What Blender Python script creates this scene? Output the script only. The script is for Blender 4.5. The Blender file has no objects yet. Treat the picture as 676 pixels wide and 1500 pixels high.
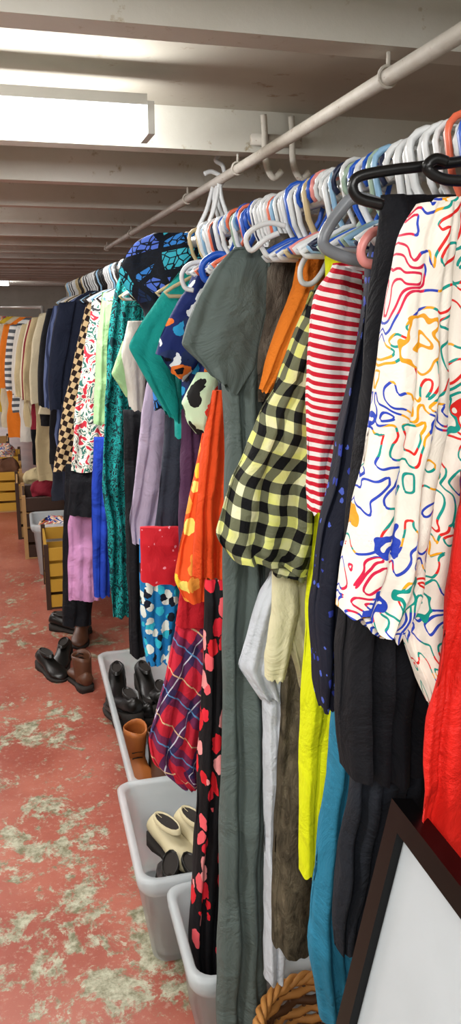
import bpy, math, random
from mathutils import Vector, noise, Matrix
random.seed(7)
EYE=1.62; TILT=math.radians(14.265); YAW=math.radians(14.86)
RX=0.433; RZ=1.77; K=0.12
S=bpy.context.scene
cam=bpy.data.cameras.new("camera"); co=bpy.data.objects.new("camera",cam); S.collection.objects.link(co)
cam.sensor_fit='VERTICAL'; cam.sensor_height=36; cam.lens=28.32; cam.clip_start=0.02
co.location=(0,0,EYE); co.rotation_euler=(math.pi/2-TILT,0,-YAW)
S.camera=co
S.view_settings.view_transform='Standard'; S.view_settings.exposure=.25
# ---------- materials
def hx(h):
    h=h.lstrip('#'); r=[int(h[i:i+2],16)/255 for i in (0,2,4)]
    return tuple([(c/12.92 if c<=.04045 else ((c+.055)/1.055)**2.4) for c in r]+[1])
class Mat:
    def __init__(s,name,rough=.85,spec=.25):
        s.m=bpy.data.materials.new(name); s.m.use_nodes=True; s.t=s.m.node_tree; s.b=s.t.nodes['Principled BSDF']
        s.b.inputs['Roughness'].default_value=rough; s.b.inputs['Specular IOR Level'].default_value=spec
    def N(s,ty,**k):
        n=s.t.nodes.new(ty)
        for a,b in k.items(): setattr(n,a,b)
        return n
    def L(s,a,b): s.t.links.new(a,b)
    def setin(s,n,i,v):
        if v is None: return
        if isinstance(v,bpy.types.NodeSocket): s.L(v,n.inputs[i])
        else: n.inputs[i].default_value=v
    def mth(s,op,a,b=None,c=None):
        n=s.N('ShaderNodeMath',operation=op); s.setin(n,0,a); s.setin(n,1,b); s.setin(n,2,c); return n.outputs[0]
    def coord(s,kind='UV',rot=0,scale=(1,1,1),loc=(0,0,0)):
        t=s.N('ShaderNodeTexCoord'); mp=s.N('ShaderNodeMapping'); s.L(t.outputs[kind],mp.inputs[0])
        mp.inputs['Rotation'].default_value=(0,0,rot); mp.inputs['Scale'].default_value=scale; mp.inputs['Location'].default_value=loc; return mp.outputs[0]
    def sep(s,v):
        n=s.N('ShaderNodeSeparateXYZ'); s.L(v,n.inputs[0]); return n.outputs
    def noise(s,v,scale,detail=2,rough=.5,dist=0):
        n=s.N('ShaderNodeTexNoise'); s.L(v,n.inputs['Vector']); n.inputs['Scale'].default_value=scale
        n.inputs['Detail'].default_value=detail; n.inputs['Roughness'].default_value=rough; n.inputs['Distortion'].default_value=dist; return n.outputs['Fac']
    def vor(s,v,scale,feature='F1'):
        n=s.N('ShaderNodeTexVoronoi',feature=feature); s.L(v,n.inputs['Vector']); n.inputs['Scale'].default_value=scale; return n.outputs
    def mix(s,f,a,b):
        n=s.N('ShaderNodeMix',data_type='RGBA'); s.setin(n,0,f); s.setin(n,6,a); s.setin(n,7,b); return n.outputs[2]
    def ramp(s,f,stops,const=True):
        n=s.N('ShaderNodeValToRGB'); n.color_ramp.interpolation='CONSTANT' if const else 'LINEAR'
        e=n.color_ramp.elements
        while len(e)<len(stops): e.new(.5)
        for i,(p,c) in enumerate(stops): e[i].position=p; e[i].color=c
        s.L(f,n.inputs[0]); return n.outputs[0]
    def out(s,col,bump=None,bs=.3,bd=.01):
        s.setin(s.b,'Base Color',col)
        if bump is not None:
            n=s.N('ShaderNodeBump'); n.inputs['Strength'].default_value=bs; n.inputs['Distance'].default_value=bd
            s.L(bump,n.inputs['Height']); s.L(n.outputs[0],s.b.inputs['Normal'])
        return s.m
    def wrinkle(s,v): return s.noise(v,9,6,.6,.8)
C={}
def solid(n,c,rough=.85,var=.25):
    M=Mat(n,rough); v=M.coord(); a=hx(c); d=tuple(x*(1-var) for x in a[:3])+(1,)
    f=M.noise(v,7,4); C[n]=M.out(M.mix(f,d,a),M.wrinkle(v),.8,.02); return C[n]
def squiggle(n):
    M=Mat(n,.6); v=M.coord()
    def line(sc,mul,th,off):
        w=M.N('ShaderNodeMapping'); M.L(v,w.inputs[0]); w.inputs['Location'].default_value=(off,off,off)
        a=M.noise(w.outputs[0],sc,1.0,.5,.5)
        # constant-width contour: compare contour value with its neighbour a small step away
        w2=M.N('ShaderNodeMapping'); M.L(w.outputs[0],w2.inputs[0]); w2.inputs['Location'].default_value=(.0021,.0,0)
        w3=M.N('ShaderNodeMapping'); M.L(w.outputs[0],w3.inputs[0]); w3.inputs['Location'].default_value=(.0,.0021,0)
        q=lambda x:M.mth('FLOOR',M.mth('MULTIPLY',x,mul))
        b=M.noise(w2.outputs[0],sc,1.0,.5,.5); d=M.noise(w3.outputs[0],sc,1.0,.5,.5)
        A=q(a)
        return M.mth('MINIMUM',1.0,M.mth('ADD',M.mth('ABSOLUTE',M.mth('SUBTRACT',A,q(b))),M.mth('ABSOLUTE',M.mth('SUBTRACT',A,q(d)))))
    def colr(off,order):
        w=M.N('ShaderNodeMapping'); M.L(v,w.inputs[0]); w.inputs['Location'].default_value=(off,off,0)
        return M.ramp(M.noise(w.outputs[0],10,.5),[(p,hx(c)) for p,c in zip((0,.38,.47,.54,.57,.60,.66),order)])
    c1=colr(2,['2440b0','0a9084','d8221e','0a9084','e8a010','2440b0','cc1a44'])
    c=M.mix(line(24,9.0,.13,0),hx('ebe2d6'),c1)
    dn=M.N('ShaderNodeTexNoise'); M.L(v,dn.inputs['Vector']); dn.inputs['Scale'].default_value=70; dn.inputs['Detail'].default_value=0
    va=M.N('ShaderNodeVectorMath',operation='MULTIPLY_ADD'); M.L(dn.outputs['Color'],va.inputs[0]); va.inputs[1].default_value=(.026,.026,0); M.L(v,va.inputs[2])
    fl=M.N('ShaderNodeMapping'); M.L(va.outputs[0],fl.inputs[0]); fl.inputs['Scale'].default_value=(1,1,0)
    o=M.vor(fl.outputs[0],17); d=o['Distance']
    ring=M.mth('MAXIMUM',M.mth('COMPARE',d,.36,.032),M.mth('COMPARE',d,.16,.03))
    pick=M.mth('GREATER_THAN',M.sep(o['Color'])[1],.45)
    pc=M.ramp(M.sep(o['Color'])[0],[(0,hx('d8221e')),(.35,hx('0a9084')),(.65,hx('2440b0')),(.88,hx('e09818'))])
    inside=M.mth('MULTIPLY',M.mth('LESS_THAN',d,.39),pick)
    c=M.mix(inside,c,hx('ebe2d6')); c=M.mix(M.mth('MULTIPLY',ring,pick),c,pc)
    C[n]=M.out(c,M.wrinkle(v),.6,.012)
def stripes(n,c1,c2,per,axis=1,rot=0,duty=.5):
    M=Mat(n,.85); v=M.coord(rot=rot); o=M.sep(v)[axis]
    f=M.mth('LESS_THAN',M.mth('FRACT',M.mth('DIVIDE',M.mth('ADD',o,M.mth('MULTIPLY',M.noise(v,8,1),.02)),per)),duty)
    C[n]=M.out(M.mix(f,hx(c1),hx(c2)),M.wrinkle(v),.8,.015)
def gingham(n,per=.033,rot=.2):
    M=Mat(n,.85); v=M.coord(rot=rot); s_=M.sep(v)
    wob=M.mth('MULTIPLY',M.noise(v,6,1),.03)
    a=M.mth('LESS_THAN',M.mth('FRACT',M.mth('DIVIDE',M.mth('ADD',s_[0],wob),per)),.5)
    b=M.mth('LESS_THAN',M.mth('FRACT',M.mth('DIVIDE',M.mth('ADD',s_[1],wob),per)),.5)
    lite=M.mix(M.ramp(M.noise(v,14,2),[(.42,(0,0,0,1)),(.6,(1,1,1,1))],False),hx('dadd7c'),hx('e2e1b8'))
    c=M.mix(b,M.mix(a,lite,hx('6a6d54')),M.mix(a,hx('6a6d54'),hx('07080b')))
    C[n]=M.out(c,M.wrinkle(v),.8,.015)
def plaid(n):
    M=Mat(n,.85); v=M.coord(rot=.5); s_=M.sep(v)
    def st(o,p,a,b):
        q=M.mth('FRACT',M.mth('DIVIDE',o,p)); return M.mth('MULTIPLY',M.mth('GREATER_THAN',q,a),M.mth('LESS_THAN',q,b))
    base=hx('c4263a'); navy=hx('1d2a55')
    c=M.mix(M.mth('MULTIPLY',st(s_[0],.11,.1,.45),.85),base,navy)
    c=M.mix(M.mth('MULTIPLY',st(s_[1],.11,.1,.45),.7),c,navy)
    c=M.mix(st(s_[0],.11,.26,.29),c,hx('c8c8d4')); c=M.mix(st(s_[1],.11,.7,.73),c,hx('d8b890')); c=M.mix(st(s_[1],.11,.26,.29),c,hx('5a90c0'))
    C[n]=M.out(c,M.wrinkle(v),.8,.015)
def flowers(n,base,cols,scale,r=.4,center=None,rot=0,sq=1):
    M=Mat(n,.75); v0=M.coord(rot=rot,scale=(1,sq,1))
    dn=M.N('ShaderNodeTexNoise'); M.L(v0,dn.inputs['Vector']); dn.inputs['Scale'].default_value=scale*2
    va=M.N('ShaderNodeVectorMath',operation='MULTIPLY_ADD'); M.L(dn.outputs['Color'],va.inputs[0]); va.inputs[1].default_value=(.5/scale,.5/scale,0); M.L(v0,va.inputs[2])
    fl=M.N('ShaderNodeMapping'); M.L(va.outputs[0],fl.inputs[0]); fl.inputs['Scale'].default_value=(1,1,0)
    o=M.vor(fl.outputs[0],scale)
    rn=M.sep(o['Color'])[0]; k=len(cols)
    fc=M.ramp(rn,[(i/k,hx(c)) for i,c in enumerate(cols)])
    c=M.mix(M.mth('LESS_THAN',o['Distance'],r),hx(base),fc)
    if center: c=M.mix(M.mth('LESS_THAN',o['Distance'],r*.4),c,hx(center))
    C[n]=M.out(c,M.wrinkle(v0),.6,.012)
def blotch(n,stops,scale,dist=1.5,detail=1.5):
    M=Mat(n,.75); v=M.coord(); f=M.noise(v,scale,detail,.5,dist)
    C[n]=M.out(M.ramp(f,[(p,hx(c)) for p,c in stops]),M.wrinkle(v),.6,.012)
def butterfly(n):
    M=Mat(n,.7); v=M.coord()
    e=M.vor(v,15,'DISTANCE_TO_EDGE')['Distance']; o=M.vor(v,15); e2=M.vor(v,55,'DISTANCE_TO_EDGE')['Distance']
    cc=M.ramp(M.sep(o['Color'])[0],[(0,hx('3a88dc')),(.4,hx('40bcd4')),(.62,hx('5878dc')),(.88,hx('15284c'))])
    c=M.mix(M.mth('LESS_THAN',e,.09),cc,hx('0a101c')); c=M.mix(M.mth('LESS_THAN',e2,.07),c,hx('0a1424'))
    C[n]=M.out(c,M.wrinkle(v),.6,.012)
def fur(n,c1,c2):
    M=Mat(n,.95,.1); v=M.coord(scale=(1,.35,1)); f=M.noise(v,60,6,.7,.5); g=M.noise(v,9,3)
    C[n]=M.out(M.ramp(M.mth('ADD',M.mth('MULTIPLY',f,.5),M.mth('MULTIPLY',g,.5)),[(.38,hx(c1)),(.62,hx(c2))],False),f,1,.02)
def hound(n,c1,c2,per):
    M=Mat(n,.9); v=M.coord(rot=.4); s_=M.sep(v)
    a=M.mth('LESS_THAN',M.mth('FRACT',M.mth('DIVIDE',s_[0],per)),.5); b=M.mth('LESS_THAN',M.mth('FRACT',M.mth('DIVIDE',s_[1],per)),.5)
    x=M.mth('ABSOLUTE',M.mth('SUBTRACT',a,b)); C[n]=M.out(M.mix(x,hx(c1),hx(c2)),M.wrinkle(v),.6,.012)
squiggle('print_squiggle'); gingham('gingham_cloth'); plaid('plaid_cloth'); butterfly('butterfly_print')
stripes('red_stripe','f0e6e4','cc1c32',.0108,1,.12,.52); stripes('grey_stripe','d8d8d4','555a60',.05,1); stripes('denim_stripe','2a3350','57648a',.03,0)
solid('red_cloth','dc2016',.6); solid('black_cloth','101117'); solid('navy_cloth','161d30'); solid('grey_cloth','56625f',.7,.15); solid('orange_cloth','ea8024')
solid('neon_yellow','e6ee10'); solid('cream_cloth','dcd7b0'); solid('white_cloth','ccd2da'); solid('teal_blue','2a7c9c'); solid('orange_red','e84e1c')
solid('teal_cloth','10948c'); solid('lavender_cloth','b4a6be'); solid('charcoal_cloth','303542'); solid('plum_cloth','4c2c4a'); solid('pink_cloth','cc92c0'); solid('royal_blue','1e40b0')
solid('beige_cloth','bfae86'); solid('burgundy_cloth','7a1828'); solid('light_blue','84b0d0'); solid('mint_cloth','a8d498'); solid('yellow_cloth','dcbc3c'); solid('brown_cloth','644230'); solid('sheer_black','1c2028'); solid('red_plain','bc1a28'); solid('offwhite_cloth','d0ccc2'); solid('cream_coat','d2c8aa')
flowers('poppy_print','0e0e12',['dc2638','ec6068','d4202c','ec9898'],25,.42,None,0,.75)
flowers('orange_floral','ea5822',['f2c838','f4a040','e83a28','f4e070'],26,.45)
flowers('bold_floral','182864',['e8f0f4','2a9ad0','ee7a30','20305a'],26,.5,'101018')
flowers('white_floral','c8e4c0',['181818','e84030','181818'],30,.45)
flowers('bandana_print','c41c2a',['e890a0','c41c2a'],60,.2)
flowers('blue_print','1676b4',['101828','e0e8e0','30b8d0'],36,.5)
flowers('navy_floral','121728',['2c3c9c','121728','4a60c0','121728','121728'],75,.32)
blotch('teal_lace',[(0,'0c343a'),(.42,'149290'),(.48,'0a262c'),(.53,'179290'),(.62,'0a2a30')],44,1)
blotch('red_white_print',[(0,'c03040'),(.42,'dedcd2'),(.52,'2f6a60'),(.58,'e2dcce'),(.66,'303438')],26,1)
blotch('multi_print',[(0,'203a8a'),(.42,'e8e0d0'),(.5,'e08030'),(.56,'208a80'),(.62,'c02a50')],26,1.5)
fur('brown_fur','26221b','7a705c'); fur('grey_fur','3e3630','8b8174')
hound('hound_cloth','241814','c4aa80',.05)
def plain(n,c,rough=.5,spec=.4,metal=0,var=None):
    M=Mat(n,rough,spec); M.b.inputs['Metallic'].default_value=metal
    a=hx(c); v=M.coord('Object'); f=M.noise(v,var or 12,4)
    C[n]=M.out(M.mix(f,tuple(x*.85 for x in a[:3])+(1,),a)); return C[n]
for n,c in dict(pl_white='dcdfe0',pl_blue='2058c0',pl_lblue='8ab4d4',pl_pink='e2908a',pl_green='9cb4a0',pl_tan='ccb88c',pl_navy='222a44',pl_grey='7a7f85',pl_black='0e0e10',pl_coral='e87050').items(): plain(n,c,.35)
plain('leather_black','141210',.35); plain('leather_brown','543220',.45); plain('leather_tan','a8602c',.45); plain('leather_beige','c4b894',.5); plain('sole_and_opening_shade','241e1a',.8)
plain('steel','b4b4b0',.35,.5,.6); plain('frame_black','040405',.3,.25); plain('panel_white','b4babe',.4,.3); plain('wood_yellow','c0922f',.6); plain('wood_dark','3a2418',.6); plain('box_tan','b08a5a',.8); plain('box_white','d0d0cc',.7); plain('wicker','bc8244',.6,.3,0,60); plain('wicker_dark','54341a',.7)
def painted(n,c1,c2,c3,scale,rough=.8):
    M=Mat(n,rough,.3); v=M.coord('Object'); a=M.noise(v,scale,6,.6); b=M.noise(v,scale*7,5,.7)
    c=M.mix(M.ramp(a,[(.35,(0,0,0,1)),(.65,(1,1,1,1))],False),hx(c1),hx(c2)); c=M.mix(M.ramp(b,[(.62,(0,0,0,1)),(.72,(1,1,1,1))],False),c,hx(c3)); C[n]=M.out(c,b,.15,.01)
painted('ceiling_paint','b2ada0','c0bcb0','96826c',1.2); painted('joist_paint','e0dfd8','d2d0c6','a89878',2); painted('wall_paint','c0bcb2','b0aca0','9a9084',1.2); painted('pipe_paint','ddd9d0','c8c2b6','94745a',8,.5)
# floor: worn red paint over concrete
M=Mat('worn_red_concrete',.34,.5); v=M.coord('Object'); big=M.noise(v,1.6,3,.5); a=M.noise(v,7,10,.76,.4); b=M.noise(v,30,8,.75); c=M.noise(v,3,5)
red=M.mix(M.ramp(c,[(.35,(0,0,0,1)),(.65,(1,1,1,1))],False),hx('8a4436'),hx('a25f4e')); worn=M.mix(M.ramp(M.noise(v,24,8,.75),[(.40,(0,0,0,1)),(.60,(1,1,1,1))],False),hx('6a684e'),hx('aeac96'))
sx=M.sep(v)
near=M.mth('MULTIPLY',M.mth('SUBTRACT',3.2,sx[1]),.02)
f=M.mth('ADD',M.mth('ADD',M.mth('MULTIPLY',a,.64),M.mth('MULTIPLY',b,.24)),M.mth('ADD',M.mth('MULTIPLY',big,.26),near))
col=M.mix(M.ramp(f,[(.592,(0,0,0,1)),(.628,(1,1,1,1))],False),red,worn)
col=M.mix(M.mth('MULTIPLY',M.ramp(M.noise(v,45,7,.75),[(.55,(0,0,0,1)),(.66,(1,1,1,1))],False),.4),col,hx('b8a694'))
C['floor']=M.out(col,a,.15,.01)
def emis(n,c,s):
    m=bpy.data.materials.new(n); m.use_nodes=True; b=m.node_tree.nodes['Principled BSDF']; b.inputs['Emission Color'].default_value=hx(c); b.inputs['Emission Strength'].default_value=s; b.inputs['Base Color'].default_value=hx(c); C[n]=m
emis('diffuser_glow','f4f8ff',5.0)
M=Mat('clear_plastic',.3,.5); M.b.inputs['Base Color'].default_value=hx('d4dcdf'); M.b.inputs['Alpha'].default_value=.45; C['clear_plastic']=M.m
# ---------- mesh builder
class B:
    def __init__(s): s.v=[]; s.f=[]; s.uv=[]; s.mi=[]; s.mats=[]
    def mat(s,n):
        if n not in s.mats: s.mats.append(n)
        return s.mats.index(n)
    def add(s,vs,fs,mat,uvs=None):
        o=len(s.v); s.v+=vs; s.uv+= uvs if uvs else [(p[0]+p[1]*.5,p[2]) for p in vs]; k=s.mat(mat)
        for f in fs: s.f.append([i+o for i in f]); s.mi.append(k)
    def box(s,a,b,mat):
        x0,y0,z0=a;x1,y1,z1=b
        vs=[(x0,y0,z0),(x1,y0,z0),(x1,y1,z0),(x0,y1,z0),(x0,y0,z1),(x1,y0,z1),(x1,y1,z1),(x0,y1,z1)]
        s.add(vs,[(0,3,2,1),(4,5,6,7),(0,1,5,4),(1,2,6,5),(2,3,7,6),(3,0,4,7)],mat)
    def rings(s,rs,mat,closed=True,cap0=False,cap1=False,uvs=None):
        n=len(rs[0]); vs=[p for r in rs for p in r]; fs=[]
        for i in range(len(rs)-1):
            for j in range(n if closed else n-1):
                k=(j+1)%n; fs.append((i*n+j,i*n+k,(i+1)*n+k,(i+1)*n+j))
        if cap0: fs.append(tuple(range(n))[::-1])
        if cap1: fs.append(tuple(range((len(rs)-1)*n,len(rs)*n)))
        s.add(vs,fs,mat,uvs)
    def tube(s,pts,r,mat,n=8,closed=False):
        P=[Vector(p) for p in pts]; rs=[]; L=len(P)
        up=Vector((0.13,0.2,.97))
        for i in range(L):
            if closed: t=P[(i+1)%L]-P[i-1]
            else: t=P[min(i+1,L-1)]-P[max(i-1,0)]
            t.normalize()
            a=t.cross(up)
            if a.length<.2: a=t.cross(Vector((0,1,0.1)))
            a.normalize(); b=t.cross(a)
            if i and (a.dot(pa)<0): a=-a; b=-b
            pa=a
            rs.append([tuple(P[i]+a*(r*math.cos(2*math.pi*j/n))+b*(r*math.sin(2*math.pi*j/n))) for j in range(n)])
        if closed: rs.append(rs[0])
        s.rings(rs,mat,True,not closed,not closed)
    def done(s,name,smooth=True,parent=None):
        me=bpy.data.meshes.new(name); me.from_pydata(s.v,[],s.f); 
        ul=me.uv_layers.new(name='UVMap')
        for l in me.loops: ul.data[l.index].uv=s.uv[l.vertex_index]
        for n in s.mats: me.materials.append(C[n])
        for p,k in zip(me.polygons,s.mi): p.material_index=k; p.use_smooth=smooth
        me.update(); o=bpy.data.objects.new(name,me); S.collection.objects.link(o)
        if parent: o.parent=parent
        return o
def cr(pts,n=6,closed=False):
    P=[Vector(p) for p in pts]; out=[]; L=len(P)
    for i in range(L if closed else L-1):
        g=lambda k:P[k%L] if closed else P[max(0,min(L-1,k))]
        a,b,c,d=g(i-1),g(i),g(i+1),g(i+2)
        for j in range(n):
            t=j/n; out.append(.5*((2*b)+(c-a)*t+(2*a-5*b+4*c-d)*t*t+(3*b-a-3*c+d)*t**3))
    if not closed: out.append(P[-1])
    return out
def cloth(bd,rows,Y,mat,depth=.022,fold=.007,nf=4,seed=0,k=K,wr=.008,NL=52,N=64,cap=True):
    # rows = cross-sections (left x, left z, right x, right z) in metres on the garment's hanging plane
    L=[0]
    for i in range(1,len(rows)):
        a,b=rows[i-1],rows[i]; L.append(L[-1]+max(.004,math.hypot((a[0]+a[2]-b[0]-b[2])/2,(a[1]+a[3]-b[1]-b[3])/2)))
    T=L[-1]; lv=[]
    for i in range(NL):
        q=T*i/(NL-1); j=0
        while j<len(L)-2 and q>L[j+1]: j+=1
        f=(q-L[j])/(L[j+1]-L[j]); f=max(0,min(1,f)); lv.append([rows[j][c]*(1-f)+rows[j+1][c]*f for c in range(4)])
    for _ in range(2): lv=[lv[0]]+[[(lv[i-1][c]+2*lv[i][c]+lv[i+1][c])/4 for c in range(4)] for i in range(1,NL-1)]+[lv[-1]]
    rs=[];uv=[]
    for i,(xl,zl,xr,zr) in enumerate(lv):
        g=i/(NL-1); w=math.hypot(xr-xl,zr-zl); dp=min(depth,w*.45)*min(1,.3+g*T/.06)
        fa=min(fold*(.3+1.0*min(1,g*T/.5)),w*.13); r=[]
        for j in range(N):
            t=2*math.pi*j/N; c=math.cos(t); s_=math.sin(t)
            a=math.copysign(abs(c)**.8,c); q=(a+1)/2
            edge=.045*noise.noise(Vector((seed*3.1,g*T*9,a*2)))*(1+g)
            q2=q+edge*.5
            hem=.012*max(0,g-.85)/.15*noise.noise(Vector((seed*1.7,q*5,2)))
            x=xl+(xr-xl)*q2; z=zl+(zr-zl)*q2+hem
            y=dp*math.copysign(abs(s_)**.8,s_)
            ph=2*math.pi*nf*q+seed*2.3+2.2*noise.noise(Vector((seed,g*T*3,q*2)))
            y+=fa*(math.sin(ph)+.35*math.sin(2.3*ph+1))
            y+=wr*noise.noise(Vector((x*16+seed,z*11,seed*.7+(5 if s_>0 else 0))))*1.6+wr*.5*noise.noise(Vector((x*40+seed,z*28,seed)))
            x+=.25*fa*math.cos(ph)
            r.append((x,Y+k*(RX-x)+y,z))
        ar=[0]*N; h=N//2
        for j in range(h-1,-1,-1): ar[j]=ar[j+1]+math.hypot(r[j][0]-r[j+1][0],r[j][1]-r[j+1][1])
        for j in range(h+1,N): ar[j]=ar[j-1]+math.hypot(r[j][0]-r[j-1][0],r[j][1]-r[j-1][1])
        for j in range(N): uv.append((xl*.5+ar[j]+seed*.37, r[j][2]+seed*.21))
        rs.append(r)
    bd.rings(rs,mat,True,cap,False,uv)
D=dict
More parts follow.
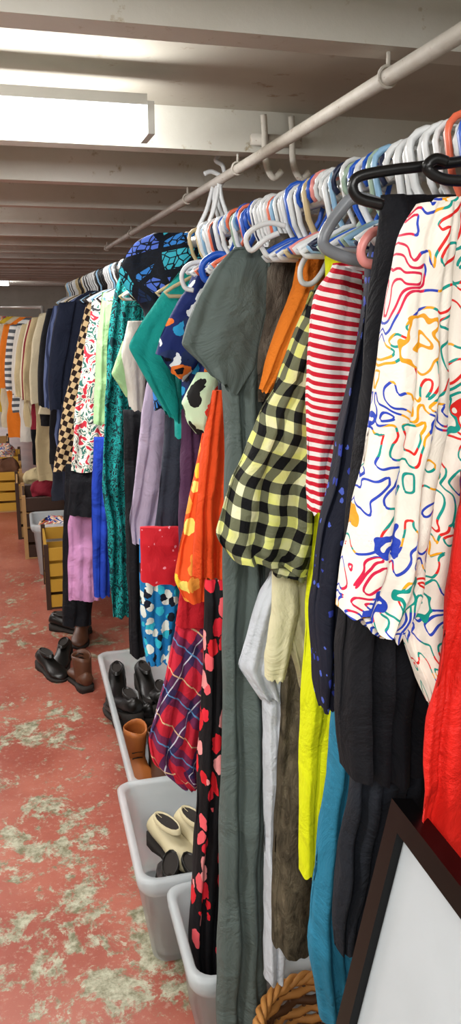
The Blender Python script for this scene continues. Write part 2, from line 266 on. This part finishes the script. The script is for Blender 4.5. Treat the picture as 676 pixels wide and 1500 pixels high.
# garments: name, [(Y on rail, fabric, drape, cross-sections in mm)]
G=[
('red_dress',[(.64,'red_cloth',D(nf=3,fold=.008,k=0,depth=.016),[(386,1476,475,1471),(381,1372,487,1362),(372,1268,492,1253),(365,1196,492,1176),(363,1092,495,1066),(367,1021,494,994)])]),
('printed_blouse',[(.68,'print_squiggle',D(nf=3,fold=.008,depth=.02),[(371,1714,473,1715),(355,1699,501,1701),(355,1620,517,1620),(359,1527,521,1524),(363,1393,507,1387),(363,1299,472,1293),(389,1237,440,1233),(395,1221,411,1220)]),
 (.645,'print_squiggle',D(nf=2,fold=.006,depth=.02),[(336,1704,373,1706),(324,1682,370,1682),(317,1620,372,1614),(308,1532,372,1521),(295,1438,368,1413),(287,1386,358,1352),(283,1349,340,1312)]),
 (.643,'print_squiggle',D(nf=2,fold=.003,depth=.024,cap=False),[(287,1358,346,1326),(282,1348,339,1311)])]),
('black_dress',[(.76,'black_cloth',D(nf=4,fold=.012),[(356,1726,454,1728),(355,1691,456,1693),(345,1517,463,1515),(336,1308,439,1303),(332,1244,432,1237),(334,1159,433,1152),(342,1097,430,1090)]),
 (.80,'sheer_black',D(nf=5,fold=.014),[(380,1274,471,1269),(370,1098,458,1091),(358,956,438,948),(351,866,416,858),(356,818,404,812)])]),
('navy_floral_dress',[(.87,'navy_floral',D(nf=4,fold=.01),[(395,1708,469,1709),(382,1582,453,1582),(362,1464,435,1462),(344,1338,424,1335),(339,1250,411,1246),(345,1157,392,1154),(355,1122,380,1120)])]),
('denim_skirt',[(.93,'teal_blue',D(nf=3,fold=.008),[(391,1496,443,1495),(399,1125,447,1122),(395,1021,451,1017),(386,914,441,908),(374,801,441,794),(370,683,445,673),(388,600,447,592),(394,558,447,546)])]),
('striped_shirt',[(.99,'red_stripe',D(nf=3),[(399,1674,461,1675),(387,1645,472,1645),(394,1489,470,1488),(399,1378,476,1376)]),
 (.955,'red_stripe',D(nf=2,fold=.004),[(386,1670,422,1661),(366,1640,421,1636),(356,1604,418,1595),(358,1494,412,1484),(359,1414,389,1414),(361,1363,387,1359)])]),
('neon_yellow_dress',[(1.04,'neon_yellow',D(nf=2,fold=.006),[(406,1711,482,1712),(410,1646,485,1647),(408,1387,477,1385),(390,1073,449,1069),(391,958,440,954),(393,838,430,835),(395,738,422,735)])]),
('gingham_blouse',[(1.11,'gingham_cloth',D(nf=3),[(419,1650,448,1650),(404,1592,458,1591),(386,1475,462,1474),(363,1322,446,1319),(364,1230,430,1227)]),
 (1.07,'gingham_cloth',D(nf=3,fold=.009,depth=.024,wr=.012),[(399,1643,423,1643),(381,1583,420,1579),(350,1509,414,1499),(317,1442,408,1426),(290,1384,408,1360),(271,1335,411,1298),(262,1299,404,1255),(280,1271,399,1238)]),
 (1.065,'gingham_cloth',D(nf=4,fold=.004,depth=.018),[(345,1252,398,1238),(352,1240,396,1228)])]),
('cream_blouse',[(1.14,'cream_cloth',D(nf=3,fold=.008),[(404,1324,468,1321),(389,1258,468,1255),(376,1168,465,1164),(403,1073,463,1069),(421,1016,453,1014)]),
 (1.12,'cream_cloth',D(nf=1,fold=.004),[(367,1232,410,1230),(368,1153,407,1151),(356,1085,396,1082),(356,1047,389,1045)])]),
('orange_shirt',[(1.18,'orange_cloth',D(nf=2,fold=.006),[(420,1702,467,1697),(413,1650,457,1640),(389,1590,431,1575),(371,1540,405,1524),(361,1501,380,1494)])]),
('white_blouse',[(1.2,'white_cloth',D(nf=3,fold=.008),[(390,1200,438,1197),(361,1123,428,1119),(332,1032,422,1026),(371,970,419,967)]),
 (1.22,'white_cloth',D(nf=2,fold=.006),[(384,988,431,985),(392,716,436,712),(393,417,435,412),(393,367,433,361)])]),
('fur_coat',[(1.26,'grey_fur',D(nf=1,fold=.004),[(401,1731,447,1732),(387,1672,459,1673),(375,1588,455,1588),(366,1502,435,1501),(373,1471,407,1470)]),
 (1.18,'brown_fur',D(nf=1,fold=.006,depth=.035),[(382,1509,456,1508),(402,1024,458,1021),(400,877,456,872),(395,673,461,666),(395,476,462,467)])]),
('grey_maxi_dress',[(1.27,'grey_cloth',D(nf=2,fold=.009,wr=.006),[(347,1711,409,1712),(326,1672,410,1673),(322,1588,406,1588),(327,1501,392,1501),(335,1400,390,1399),(328,1223,399,1220),(328,968,402,963),(323,689,405,681),(317,382,413,369),(315,166,419,150)]),
 (1.24,'grey_cloth',D(nf=2,fold=.004,depth=.014,wr=.008),[(332,1705,393,1710),(305,1676,392,1676),(281,1630,390,1620),(255,1563,369,1525),(295,1521,343,1484)])]),
('poppy_print_dress',[(1.52,'poppy_print',D(nf=3,fold=.008),[(351,1077,414,1073),(346,848,410,843),(332,603,400,597),(317,342,392,333),(307,157,383,147),(327,93,378,86)])]),
('orange_blouse',[(1.56,'orange_red',D(nf=3,fold=.008),[(379,1460,424,1459),(359,1353,424,1352),(344,1212,417,1209),(337,1076,410,1072)]),
 (1.62,'orange_floral',D(nf=2,fold=.006),[(370,1365,404,1364),(352,1271,397,1270),(318,1122,388,1119),(306,1045,381,1042),(325,1000,373,998)])]),
('floral_top',[(1.66,'white_floral',D(nf=1,fold=.004),[(369,1488,414,1488),(336,1425,411,1424),(349,1381,396,1380),(367,1360,388,1360)])]),
('plaid_skirt',[(1.72,'red_plain',D(nf=2),[(339,994,411,990),(328,901,411,897)]),(1.72,'plaid_cloth',D(nf=4,fold=.012),[(328,908,411,904),(296,756,413,748),(254,606,400,594),(262,544,395,533),(337,474,378,470)])]),
('bold_print_shirt',[(1.78,'bold_floral',D(nf=2),[(403,1723,474,1724),(377,1663,474,1664),(356,1576,459,1576),(364,1457,428,1456),(366,1411,412,1410)]),
 (1.75,'bold_floral',D(nf=1,fold=.003),[(400,1698,444,1691),(351,1634,425,1603),(312,1560,391,1496),(300,1526,358,1460)])]),
('plum_dress',[(1.83,'plum_cloth',D(nf=3),[(369,1390,431,1389),(364,1228,430,1226),(356,919,419,916)])]),
('teal_jacket',[(1.92,'teal_cloth',D(nf=2),[(402,1713,478,1713),(384,1620,462,1620),(370,1445,444,1444),(373,1312,426,1311)]),
 (1.88,'teal_cloth',D(nf=1,fold=.004),[(394,1714,437,1696),(343,1658,414,1620),(292,1589,375,1543),(259,1531,365,1472),(288,1473,373,1384),(337,1384,372,1348)])]),
('red_bandana_bag',[(1.9,'bandana_print',D(nf=1,fold=.004),[(278,1092,394,1088),(275,1043,393,1038),(277,949,380,944)])]),
('butterfly_print_jacket',[(2.0,'butterfly_print',D(nf=2,fold=.006),[(344,1792,440,1794),(302,1775,465,1777),(272,1739,473,1741),(254,1703,472,1704),(276,1660,464,1661),(317,1617,447,1617),(333,1370,436,1368)])]),
('charcoal_jacket',[(1.97,'charcoal_cloth',D(nf=2),[(363,1440,438,1439),(351,1288,437,1286),(335,1165,427,1162),(321,1061,417,1057)])]),
('blue_print_skirt',[(2.05,'blue_print',D(nf=3),[(295,1017,415,1013),(293,902,409,896),(293,803,397,797),(304,665,372,660)])]),
('lavender_shirt',[(2.15,'lavender_cloth',D(nf=3),[(351,1461,450,1460),(326,1352,440,1350),(303,1165,422,1161),(284,1049,397,1045),(290,980,348,977)])]),
('pastel_shirt',[(2.3,'mint_cloth',D(nf=1),[(300,1527,361,1527),(265,1436,359,1435),(303,1374,349,1373)]),(2.28,'offwhite_cloth',D(nf=1),[(315,1583,365,1583),(293,1490,363,1490),(311,1337,353,1336)])]),
('teal_lace_dress',[(2.7,'teal_lace',D(nf=3,fold=.012),[(349,1716,434,1717),(331,1684,434,1685),(303,1511,429,1511),(281,1288,412,1285),(265,1055,394,1051),(280,885,390,881),(277,685,391,679),(284,551,373,546)])]),
('black_trousers',[(2.45,'black_cloth',D(nf=2),[(313,1317,395,1315),(309,882,389,879),(309,506,387,501)])]),
('mint_shirt',[(3.1,'mint_cloth',D(nf=2),[(334,1674,408,1674),(307,1496,390,1495),(284,1187,366,1186)])]),
('printed_tunic',[(3.35,'red_white_print',D(nf=2),[(319,1646,407,1647),(285,1486,393,1486),(232,1211,364,1209),(203,954,338,950)]),(3.35,'black_cloth',D(nf=2),[(203,954,338,950),(177,763,310,758)])]),
('royal_blue_dress',[(3.05,'royal_blue',D(nf=2),[(277,1142,359,1140),(256,876,344,873),(251,506,315,503)])]),
('pink_skirt',[(3.42,'pink_cloth',D(nf=3),[(205,783,336,778),(183,707,327,701),(166,358,307,351)])]),
('black_long_dress',[(3.6,'black_cloth',D(nf=2),[(195,937,327,933),(164,555,312,548),(145,169,280,162)])]),
('houndstooth_coat',[(3.9,'hound_cloth',D(nf=1),[(362,1681,443,1682),(338,1620,441,1620),(281,1402,414,1401),(212,1146,365,1143),(152,849,281,845)])]),
]
seed=1
for name,parts in G:
    bd=B()
    for Y,mat,o,rows in parts:
        seed+=1; cloth(bd,[tuple(q/1000 for q in r) for r in rows],Y,mat,seed=seed,**o)
    bd.done(name)
rng=random.Random(3)
def coat(bd,x,Y,z0,z1,w,mat,seed,sl=True):
    cloth(bd,[(x-.05,z0,x+.05,z0),(x-w*.75,z0-.04,x+w*.75,z0-.04),(x-w,z0-.12,x+w,z0-.12),(x-w*1.0,(z0+z1)/2,x+w,(z0+z1)/2),(x-w*1.08,z1,x+w*1.0,z1)],Y,mat,nf=3,seed=seed,NL=22,N=32,k=0)
    if sl: cloth(bd,[(x-w*.95,z0-.06,x-w*.55,z0-.05),(x-w*1.15,z0-.2,x-w*.7,z0-.2),(x-w*1.3,z0-.42,x-w*.95,z0-.42),(x-w*1.3,z0-.58,x-w*1.02,z0-.58)],Y-.03,mat,nf=1,fold=.003,seed=seed+5,NL=18,N=20,k=0)
names=dict(navy_cloth='navy_jacket',black_cloth='black_jacket',beige_cloth='beige_coat',cream_coat='cream_coat',denim_stripe='denim_shirt',charcoal_cloth='charcoal_coat',offwhite_cloth='white_shirt',grey_stripe='striped_top',light_blue='light_blue_shirt',yellow_cloth='yellow_shirt',orange_cloth='orange_top',multi_print='patterned_dress',teal_cloth='teal_top',burgundy_cloth='burgundy_dress',lavender_cloth='lavender_top',hound_cloth='checked_coat',brown_cloth='brown_coat')
seq=['navy_cloth','denim_stripe','black_cloth','charcoal_cloth','cream_coat','black_cloth','beige_cloth','burgundy_cloth','cream_coat','black_cloth','beige_cloth','offwhite_cloth']
Y=4.2
for i,mt in enumerate(seq):
    bd=B(); zb=1.0-rng.random()*.4 if i%3 else .5
    coat(bd,.43-.014*i,Y,1.7-.014*i,zb,.2+rng.random()*.03,mt,seed+i); bd.done(names[mt]); Y+=.2
seq=['offwhite_cloth','grey_stripe','orange_cloth','cream_coat','yellow_cloth','multi_print','offwhite_cloth','orange_cloth','teal_cloth','burgundy_cloth','cream_coat','brown_cloth','burgundy_cloth']
Y=6.66
for i,mt in enumerate(seq):
    bd=B(); coat(bd,.22-.05*i,Y,1.54,.8-rng.random()*.35,.19,mt,seed+40+i); bd.done(names[mt]); Y+=.24
bd=B(); Y=.95; i=0; dk=['black_cloth','navy_cloth','charcoal_cloth','plum_cloth','grey_cloth','brown_cloth','burgundy_cloth','offwhite_cloth','denim_stripe']
while Y<3.95:
    mt=dk[(i*5)%len(dk)]; zb=.5+rng.random()*.5
    cloth(bd,[(.53,1.68,.56,1.68),(.53,1.62,.68,1.6),(.53,1.1,.7,1.1),(.52,zb,.7,zb)],Y,mt,nf=2,seed=100+i,NL=14,N=24,k=0); Y+=.09; i+=1
bd.done('hanging_clothes')
def rack(ends,z):
    bd=B(); (xa,ya),(xb,yb)=ends; bd.tube([(xa,ya,z),(xb,yb,z)],.013,'steel',12)
    for x,y in ends:
        bd.tube([(x,y,z+.01),(x,y,.06)],.013,'steel',12); bd.tube([(x-.2,y,.05),(x+.2,y,.05)],.013,'steel',12)
        for s_ in(-.2,.2): bd.tube([(x+s_,y,.05),(x+s_,y,0.0)],.018,'pl_black',10)
    return bd.done('clothes_rack')
rack(((RX,.3),(RX,6.45)),RZ); rack(((.24,6.56),(-.42,9.9)),1.62)
def hanger(bd,Y,mat,yaw=0,w=.16,r=.0042,x=RX,z=RZ,flip=1,drop=.075):
    pts=[]
    for a in range(-50,200,25): pts.append((flip*.021*math.cos(math.radians(a)),.021*math.sin(math.radians(a))+.004))
    pts+= [(-flip*.012,-.03),(0,-.05),(0,-drop)]
    t=lambda q:(x+q[0]*math.cos(yaw),Y+q[0]*math.sin(yaw),z+q[1])
    bd.tube([t(p) for p in pts],r,mat,7)
    sl=w/.16
    tri=[(0,-drop),(.05*sl,-drop-.012*sl),(w*.8,-drop-.05*sl),(w,-drop-.07*sl),(w*.9,-drop-.082*sl),(0,-drop-.082*sl),(-w*.9,-drop-.082*sl),(-w,-drop-.07*sl),(-w*.8,-drop-.05*sl),(-.05*sl,-drop-.012*sl)]
    bd.tube([t(p) for p in tri],r,mat,6,True)
bd=B(); pal=['pl_white','pl_white','pl_lblue','pl_blue','pl_white','pl_green','pl_tan','pl_white','pl_navy','pl_pink','pl_white','pl_lblue','pl_coral','pl_white','pl_grey','pl_blue','pl_white','pl_white','pl_navy']
Y=.72
while Y<1.85:
    hanger(bd,Y,rng.choice(pal),rng.uniform(-.3,.3),.05,rng.uniform(.0032,.0048),z=RZ+rng.uniform(-.004,.006),flip=rng.choice([1,1,-1]),drop=.054); Y+=rng.uniform(.013,.022)
while Y<6.4:
    hanger(bd,Y,rng.choice(['pl_white','pl_white','pl_tan','pl_black','pl_lblue']),rng.uniform(-.3,.3),.1,.0045); Y+=rng.uniform(.06,.12)
bd.done('plastic_hangers')
def loop(name,polys,Y,mat,r,k=K):
    bd=B()
    for poly,dy in polys: bd.tube(cr([(x,Y+dy+k*(RX-x),z) for x,z in poly],6),r,mat,10)
    return bd.done(name)
loop('grey_hanger',[([(.42,1.712),(.392,1.726),(.362,1.7325),(.347,1.72),(.331,1.696),(.332,1.682),(.355,1.672),(.388,1.665)],0)],.84,'pl_grey',.0065)
loop('black_hanger',[([(.34,1.712),(.318,1.717),(.311,1.727),(.317,1.736),(.346,1.742),(.377,1.746),(.428,1.753)],0),([(.428,1.732),(.389,1.732),(.371,1.741),(.378,1.749),(.389,1.747)],-.02)],.72,'pl_black',.005)
loop('pink_hanger',[([(.387,1.694),(.367,1.695),(.355,1.680),(.359,1.665),(.381,1.663)],0)],.8,'pl_pink',.005)
loop('white_hanger',[([(.404,1.737),(.380,1.741),(.357,1.733),(.345,1.7185),(.353,1.702),(.375,1.7185),(.394,1.727)],0),([(.37,1.716),(.383,1.696),(.397,1.694)],.02)],1.2,'pl_white',.004)
loop('white_hanger',[([(.429,1.694),(.412,1.692),(.401,1.674),(.403,1.655),(.418,1.653),(.433,1.67),(.441,1.69)],0)],1.12,'pl_white',.004)
loop('white_hanger',[([(.395,1.712),(.366,1.706),(.349,1.686),(.355,1.66),(.373,1.654)],0)],1.7,'pl_white',.005)
loop('blue_hanger',[([(.448,1.717),(.41,1.723),(.381,1.703),(.387,1.674),(.42,1.679)],0),([(.44,1.708),(.41,1.71),(.395,1.69)],.02)],1.65,'pl_blue',.007)
PX,PZ=.85,2.12
bd=B(); bd.tube([(PX,-.6,PZ),(PX,3,PZ-.003),(PX,7.5,PZ)],.018,'pipe_paint',14)
for y in (1.83,3.1,4.0,5.9,7.4):
    bd.tube([(PX+.022*math.cos(a),y,PZ+.022*math.sin(a)) for a in [i*math.pi/8 for i in range(0,17)]],.004,'pipe_paint',6)
    bd.tube([(PX,y,PZ+.022),(PX,y,2.17)],.005,'pipe_paint',6)
bd.done('ceiling_pipe')
body=[(.85,2.12),(.827,2.012),(.796,1.933),(.805,1.885),(.85,1.854),(.907,1.87),(.89,1.956),(.856,2.053),(.85,2.12)]
loop('hanger_bundle',[([(.838,2.083),(.868,2.122),(.862,2.17),(.833,2.19),(.85,2.215)],0),(body,0),([(x+.02*(2.12-z),z-.02) for x,z in body],.05),([(x-.03*(2.12-z)*3,z) for x,z in body],.1),([(.79,2.14),(.82,2.15),(.86,2.135)],.02)],3.37,'pl_white',.009,0)
bd=B()
for dx in (0,.105):
    bd.tube(cr([(x+dx,3.0,z) for x,z in [(.918,2.286),(.923,2.228),(.925,2.155),(.937,2.105),(.962,2.077),(.99,2.102)]],5),.012,'pipe_paint',8)
bd.box((.88,3.01,2.19),(1.07,3.045,2.225),'pipe_paint'); bd.done('ceiling_hook_bracket')
# ---------- room
bd=B(); bd.box((-6,-3,-.1),(3,24,0),'floor'); bd.done('floor',False)
CZ=2.31
bd=B(); bd.box((-6,-3,CZ),(3,24,CZ+.1),'ceiling_paint'); bd.done('ceiling',False)
for nm,a,b in (('wall_left',(-6.1,-3,0),(-6,24,CZ)),('wall_right',(2.6,-3,0),(2.7,24,CZ)),('wall_back',(-6,24,0),(3,24.1,CZ)),('wall_front',(-6,-3.1,0),(3,-3,CZ))):
    bd=B(); bd.box(a,b,'wall_paint'); bd.done(nm,False)
ys=[-1.6,-.5,.62,1.79,3.06,3.96,4.92,5.9,6.95]; y=8.0
while y<23.5: ys.append(y); y+=1.05
for y in ys:
    bd=B(); bd.box((-6,y,2.17),(2.6,y+.095,CZ),'joist_paint'); bd.done('ceiling_joist',False)
def fixture(x0,x1,y,z=2.1,p=30,w=.16,h=.1):
    bd=B(); bd.box((x0,y,z+h),(x1,y+w,z+h+.03),'box_white'); bd.box((x0-.02,y-.005,z-.005),(x0,y+w+.005,z+h+.01),'box_white'); bd.box((x1,y-.005,z-.005),(x1+.02,y+w+.005,z+h+.01),'box_white')
    bd.box((x0,y+.005,z),(x1,y+w-.005,z+h),'diffuser_glow'); o=bd.done('fluorescent_light_fixture',False)
    for nm,loc,sy,rx,pw in (('lamp_down',(0,y+w/2,z-.012),w,0,p),('lamp_front',(0,y-.012,z+h/2),h,-math.pi/2,p*.42),('lamp_rear',(0,y+w+.012,z+h/2),h,math.pi/2,p*.42)):
        l=bpy.data.lights.new(nm,'AREA'); l.shape='RECTANGLE'; l.size=x1-x0; l.size_y=sy; l.energy=pw; l.color=(1,.985,.955)
        q=bpy.data.objects.new(nm,l); q.location=((x0+x1)/2,loc[1],loc[2]); q.rotation_euler=(rx,0,0); S.collection.objects.link(q); q.parent=o
fixture(-.85,.43,2.58,2.125,22,.14,.075)
fixture(-1.9,-.6,.82,2.07,26); fixture(-.9,.35,-.82,2.07,28); fixture(-2.1,-.8,5.2,2.08,24); fixture(-4,-2.8,2.6,2.08,22); fixture(-2.6,-1.4,8.4,2.08,24); fixture(-4.4,-3.2,8.4,2.08,20); fixture(-3.4,-2.1,12.6,2.08,24); fixture(-2,.0,19,2.08,30)  # fixtures out of view to the left are added for overall brightness
def rrect(x0,x1,y0,y1,r,z,n=5):
    out=[]
    for cx,cy,a0 in ((x1-r,y1-r,0),(x0+r,y1-r,90),(x0+r,y0+r,180),(x1-r,y0+r,270)):
        for i in range(n+1):
            a=math.radians(a0+90*i/n); out.append((cx+r*math.cos(a),cy+r*math.sin(a),z))
    return out
def tub(name,x0,x1,y0,y1,h):
    bd=B()
    R=lambda i,z,r=.04:rrect(x0+i,x1-i,y0+i,y1-i,r,z)
    bd.rings([R(.045,.0),R(.035,.01),R(.012,h-.05),R(.004,h-.048),R(-.004,h-.03),R(-.006,h-.006),R(.0,h),R(.012,h),R(.016,h-.01),R(.02,h-.05),R(.042,.02)],'clear_plastic',True,True,True)
    return bd.done(name)
tub('storage_tub',.275,.62,1.33,1.63,.28); tub('storage_tub',.215,.62,1.65,2.09,.28); tub('storage_tub',.265,.66,2.16,3.16,.22)
def shoe(name,loc,yaw,mat,L=.26,boot=0,roll=0,heel=.02):
    bd=B(); n=16; rs=[]; so=[]
    prof=[(0,.022,.045),(.06,.031,.062),(.2,.035,.068),(.38,.033,.06),(.52,.037,.05),(.68,.044,.04),(.84,.042,.032),(.95,.028,.024),(1,.008,.012)]
    for u,w,h in prof:
        hb=heel*max(0,1-u*2.2); r=[];q=[]
        for j in range(n):
            a=2*math.pi*j/n; x=w*math.cos(a); z=hb+.012+h*(.5+.5*math.sin(a))
            x*= (1-.35*max(0,math.sin(a))**2); r.append((x,u*L,z))
        for x,z in ((-w*1.05,0 if u<.3 else hb),(w*1.05,0 if u<.3 else hb),(w*1.05,hb+.014),(-w*1.05,hb+.014)): q.append((x,u*L,z))
        rs.append(r); so.append(q)
    bd.rings(rs,mat,True,True,True); bd.rings(so,'sole_and_opening_shade',True,True,True)
    if boot:
        sr=[]
        for i in range(7):
            z=.04+boot*i/6; a=.036+.006*i/6; b=.05-.004*math.sin(i)+.004*i/6
            sr.append([(a*math.cos(2*math.pi*j/16),.055+b*math.sin(2*math.pi*j/16)+.004*i,z+.006*math.sin(2*math.pi*j/8)*(i/6)) for j in range(16)])
        for i in range(6,3,-1): sr.append([((p[0])*.88,.055+(p[1]-.055)*.88,p[2]-.002) for p in sr[i]])
        bd.rings(sr,mat)
        for q in range(5):
            z=.05+boot*(.1+.17*q); bd.tube([(-.018,.106,z),(0,.112,z+.006),(.018,.106,z)],.0025,'leather_black',5)
    else:
        bd.rings([[(.022*math.cos(2*math.pi*j/14)*s_,.07+.055*math.sin(2*math.pi*j/14)*s_,.083+heel*.6-d) for j in range(14)] for s_,d in ((1.1,.012),(1,.0),(.9,.0),(.85,.02))],mat,True,False,False)
        bd.rings([[(.02*math.cos(2*math.pi*j/14)*s_,.07+.05*math.sin(2*math.pi*j/14)*s_,.081+heel*.6-.002) for j in range(14)] for s_ in (1,.01)],'sole_and_opening_shade')  # dark disc closes the opening, painting in the shade of the hollow
    o=bd.done(name); o.location=loc; o.rotation_euler=(roll,0,yaw); return o
R_=math.radians
shoe('black_loafer',(.16,3.68,0),R_(165),'leather_black',.23); shoe('black_loafer',(.03,3.58,0),R_(205),'leather_black',.23)
shoe('black_loafer',(.1,4.02,0),R_(240),'leather_black',.23)
shoe('ankle_boot',(.22,3.24,0),R_(12),'leather_brown',.22,.11); shoe('ankle_boot',(.26,3.95,0),R_(170),'leather_brown',.24,.11)
for x,y,z,a in ((.33,2.82,.03,8),(.42,2.80,.03,-6),(.335,3.10,.10,172),(.43,3.08,.10,185),(.36,2.72,.10,12),(.47,2.75,.10,0)): shoe('black_shoe',(x,y,z),R_(a),'leather_black',.23,0,0,.04)
shoe('brown_boot',(.325,2.62,.03),R_(183),'leather_tan',.24,.13); shoe('brown_boot',(.415,2.60,.03),R_(176),'leather_brown',.24,.12)
shoe('beige_shoe',(.30,1.99,.15),R_(205),'leather_beige',.22,0,0); shoe('beige_shoe',(.38,2.0,.15),R_(200),'leather_beige',.22,0,0)
for x,y,z,a in ((.31,1.70,.03,0),(.40,1.71,.03,-8),(.49,1.70,.03,4),(.295,1.72,.11,-14),(.38,1.70,.11,10),(.46,1.72,.11,-4)): shoe('black_sandal',(x,y,z),R_(a),'leather_black',.2,0,0,.04)
for x,z in ((.37,.03),(.46,.03),(.40,.1)): shoe('black_shoe',(x,1.385,z),R_(-4),'leather_black',.19)
def crate(name,x0,x1,y0,y1,h,m1,m2,z=0):
    bd=B(); n=4
    for i in range(n):
        a=z+.01+h*i/n; b=a+h/n-.02
        bd.box((x0,y0,a),(x1,y0+.012,b),m1); bd.box((x0,y1-.012,a),(x1,y1,b),m1); bd.box((x0,y0+.012,a),(x0+.012,y1-.012,b),m1); bd.box((x1-.012,y0+.012,a),(x1,y1-.012,b),m1)
    for x in (x0-.008,x1-.017):
        for y in (y0-.008,y1-.017): bd.box((x,y,z),(x+.025,y+.025,z+h+.01),m2)
    bd.box((x0,y0,z),(x1,y1,z+.012),m2); return bd.done(name,False)
crate('wooden_crate',.1,.3,4.3,4.75,.36,'wood_yellow','wood_dark')
tub('storage_tub',.04,.33,4.85,5.2,.34)
crate('wooden_crate',.0,.32,5.28,5.7,.42,'wood_dark','box_tan')
crate('wooden_crate',-.04,.26,5.78,6.25,.4,'box_tan','wood_dark')
crate('wooden_crate',-.22,.0,6.62,7.0,.34,'wood_yellow','box_tan'); crate('wooden_crate',-.3,.0,7.1,7.5,.38,'wood_yellow','wood_dark'); crate('wooden_crate',-.5,-.1,7.7,8.2,.4,'box_tan','wood_dark'); crate('wooden_crate',-.75,-.3,8.5,9,.45,'wood_yellow','wood_dark')
bd=B()
for i,(x,y,z,mt) in enumerate([(.18,5.02,.24,'multi_print'),(.12,6.0,.37,'beige_cloth'),(.16,5.5,.39,'burgundy_cloth'),(-.11,6.8,.31,'brown_cloth'),(-.14,7.3,.35,'multi_print')]):
    cloth(bd,[(x-.05,z+.10,x+.05,z+.11),(x-.09,z+.08,x+.08,z+.08),(x-.11,z+.04,x+.10,z+.04),(x-.1,z+.0,x+.10,z+.0)],y,mt,depth=.12,fold=.015,wr=.04,seed=i+60,NL=14,N=30,k=0)
bd.done('folded_clothes_pile')
bd=B()
top=Vector((.362,0,1.125)); bot=Vector((.145,0,.0)); ax=(bot-top).normalized(); nrm=Vector((ax.z,0,-ax.x)); 
if nrm.x>0: nrm=-nrm
Lh=(bot-top).length; y0,y1=-.25,.668
def slab(u0,u1,ya,yb,n0,n1,mat):
    P=lambda u,y,n: tuple(top+ax*u+nrm*n+Vector((0,y,0)))
    vs=[P(u0,ya,n0),P(u1,ya,n0),P(u1,yb,n0),P(u0,yb,n0),P(u0,ya,n1),P(u1,ya,n1),P(u1,yb,n1),P(u0,yb,n1)]
    bd.add(vs,[(0,3,2,1),(4,5,6,7),(0,1,5,4),(1,2,6,5),(2,3,7,6),(3,0,4,7)],mat)
fw=.024
slab(0,fw,y0,y1,-.012,.012,'frame_black'); slab(Lh-fw,Lh,y0,y1,-.012,.012,'frame_black'); slab(fw,Lh-fw,y0,y0+fw,-.012,.012,'frame_black'); slab(fw,Lh-fw,y1-fw,y1,-.012,.012,'frame_black')
slab(fw,Lh-fw,y0+fw,y1-fw,-.008,.002,'panel_white'); bd.done('framed_board',False)
bd=B(); cx,cy,hh=.485,1.13,.30
for i in range(15):
    z=.01+hh*i/14; r=.09+.035*i/14; pts=[]
    for j in range(48):
        a=2*math.pi*j/48; rr=r+.005*math.sin(12*a+math.pi*i); pts.append((cx+rr*math.cos(a),cy+rr*math.sin(a),z))
    bd.tube(pts,.009,'wicker' if i%3 else 'wicker_dark',6,True)
for j in range(24):
    a=2*math.pi*j/24; bd.tube([(cx+.09*math.cos(a),cy+.09*math.sin(a),.01),(cx+.125*math.cos(a),cy+.125*math.sin(a),hh+.01)],.004,'wicker_dark',5)
for ph in (0,math.pi*2/3,math.pi*4/3):
    bd.tube([(cx+(.126+.007*math.cos(10*a+ph))*math.cos(a),cy+(.126+.007*math.cos(10*a+ph))*math.sin(a),hh+.014+.007*math.sin(10*a+ph)) for a in [2*math.pi*j/120 for j in range(120)]],.006,'wicker',6,True)
bd.rings([[(cx+r*math.cos(2*math.pi*j/24),cy+r*math.sin(2*math.pi*j/24),.012) for j in range(24)] for r in (.09,.001)],'wicker_dark'); bd.done('wicker_basket')
w=bpy.data.worlds.new('world'); S.world=w; w.use_nodes=True; w.node_tree.nodes['Background'].inputs[0].default_value=(.5,.5,.5,1); w.node_tree.nodes['Background'].inputs[1].default_value=.3
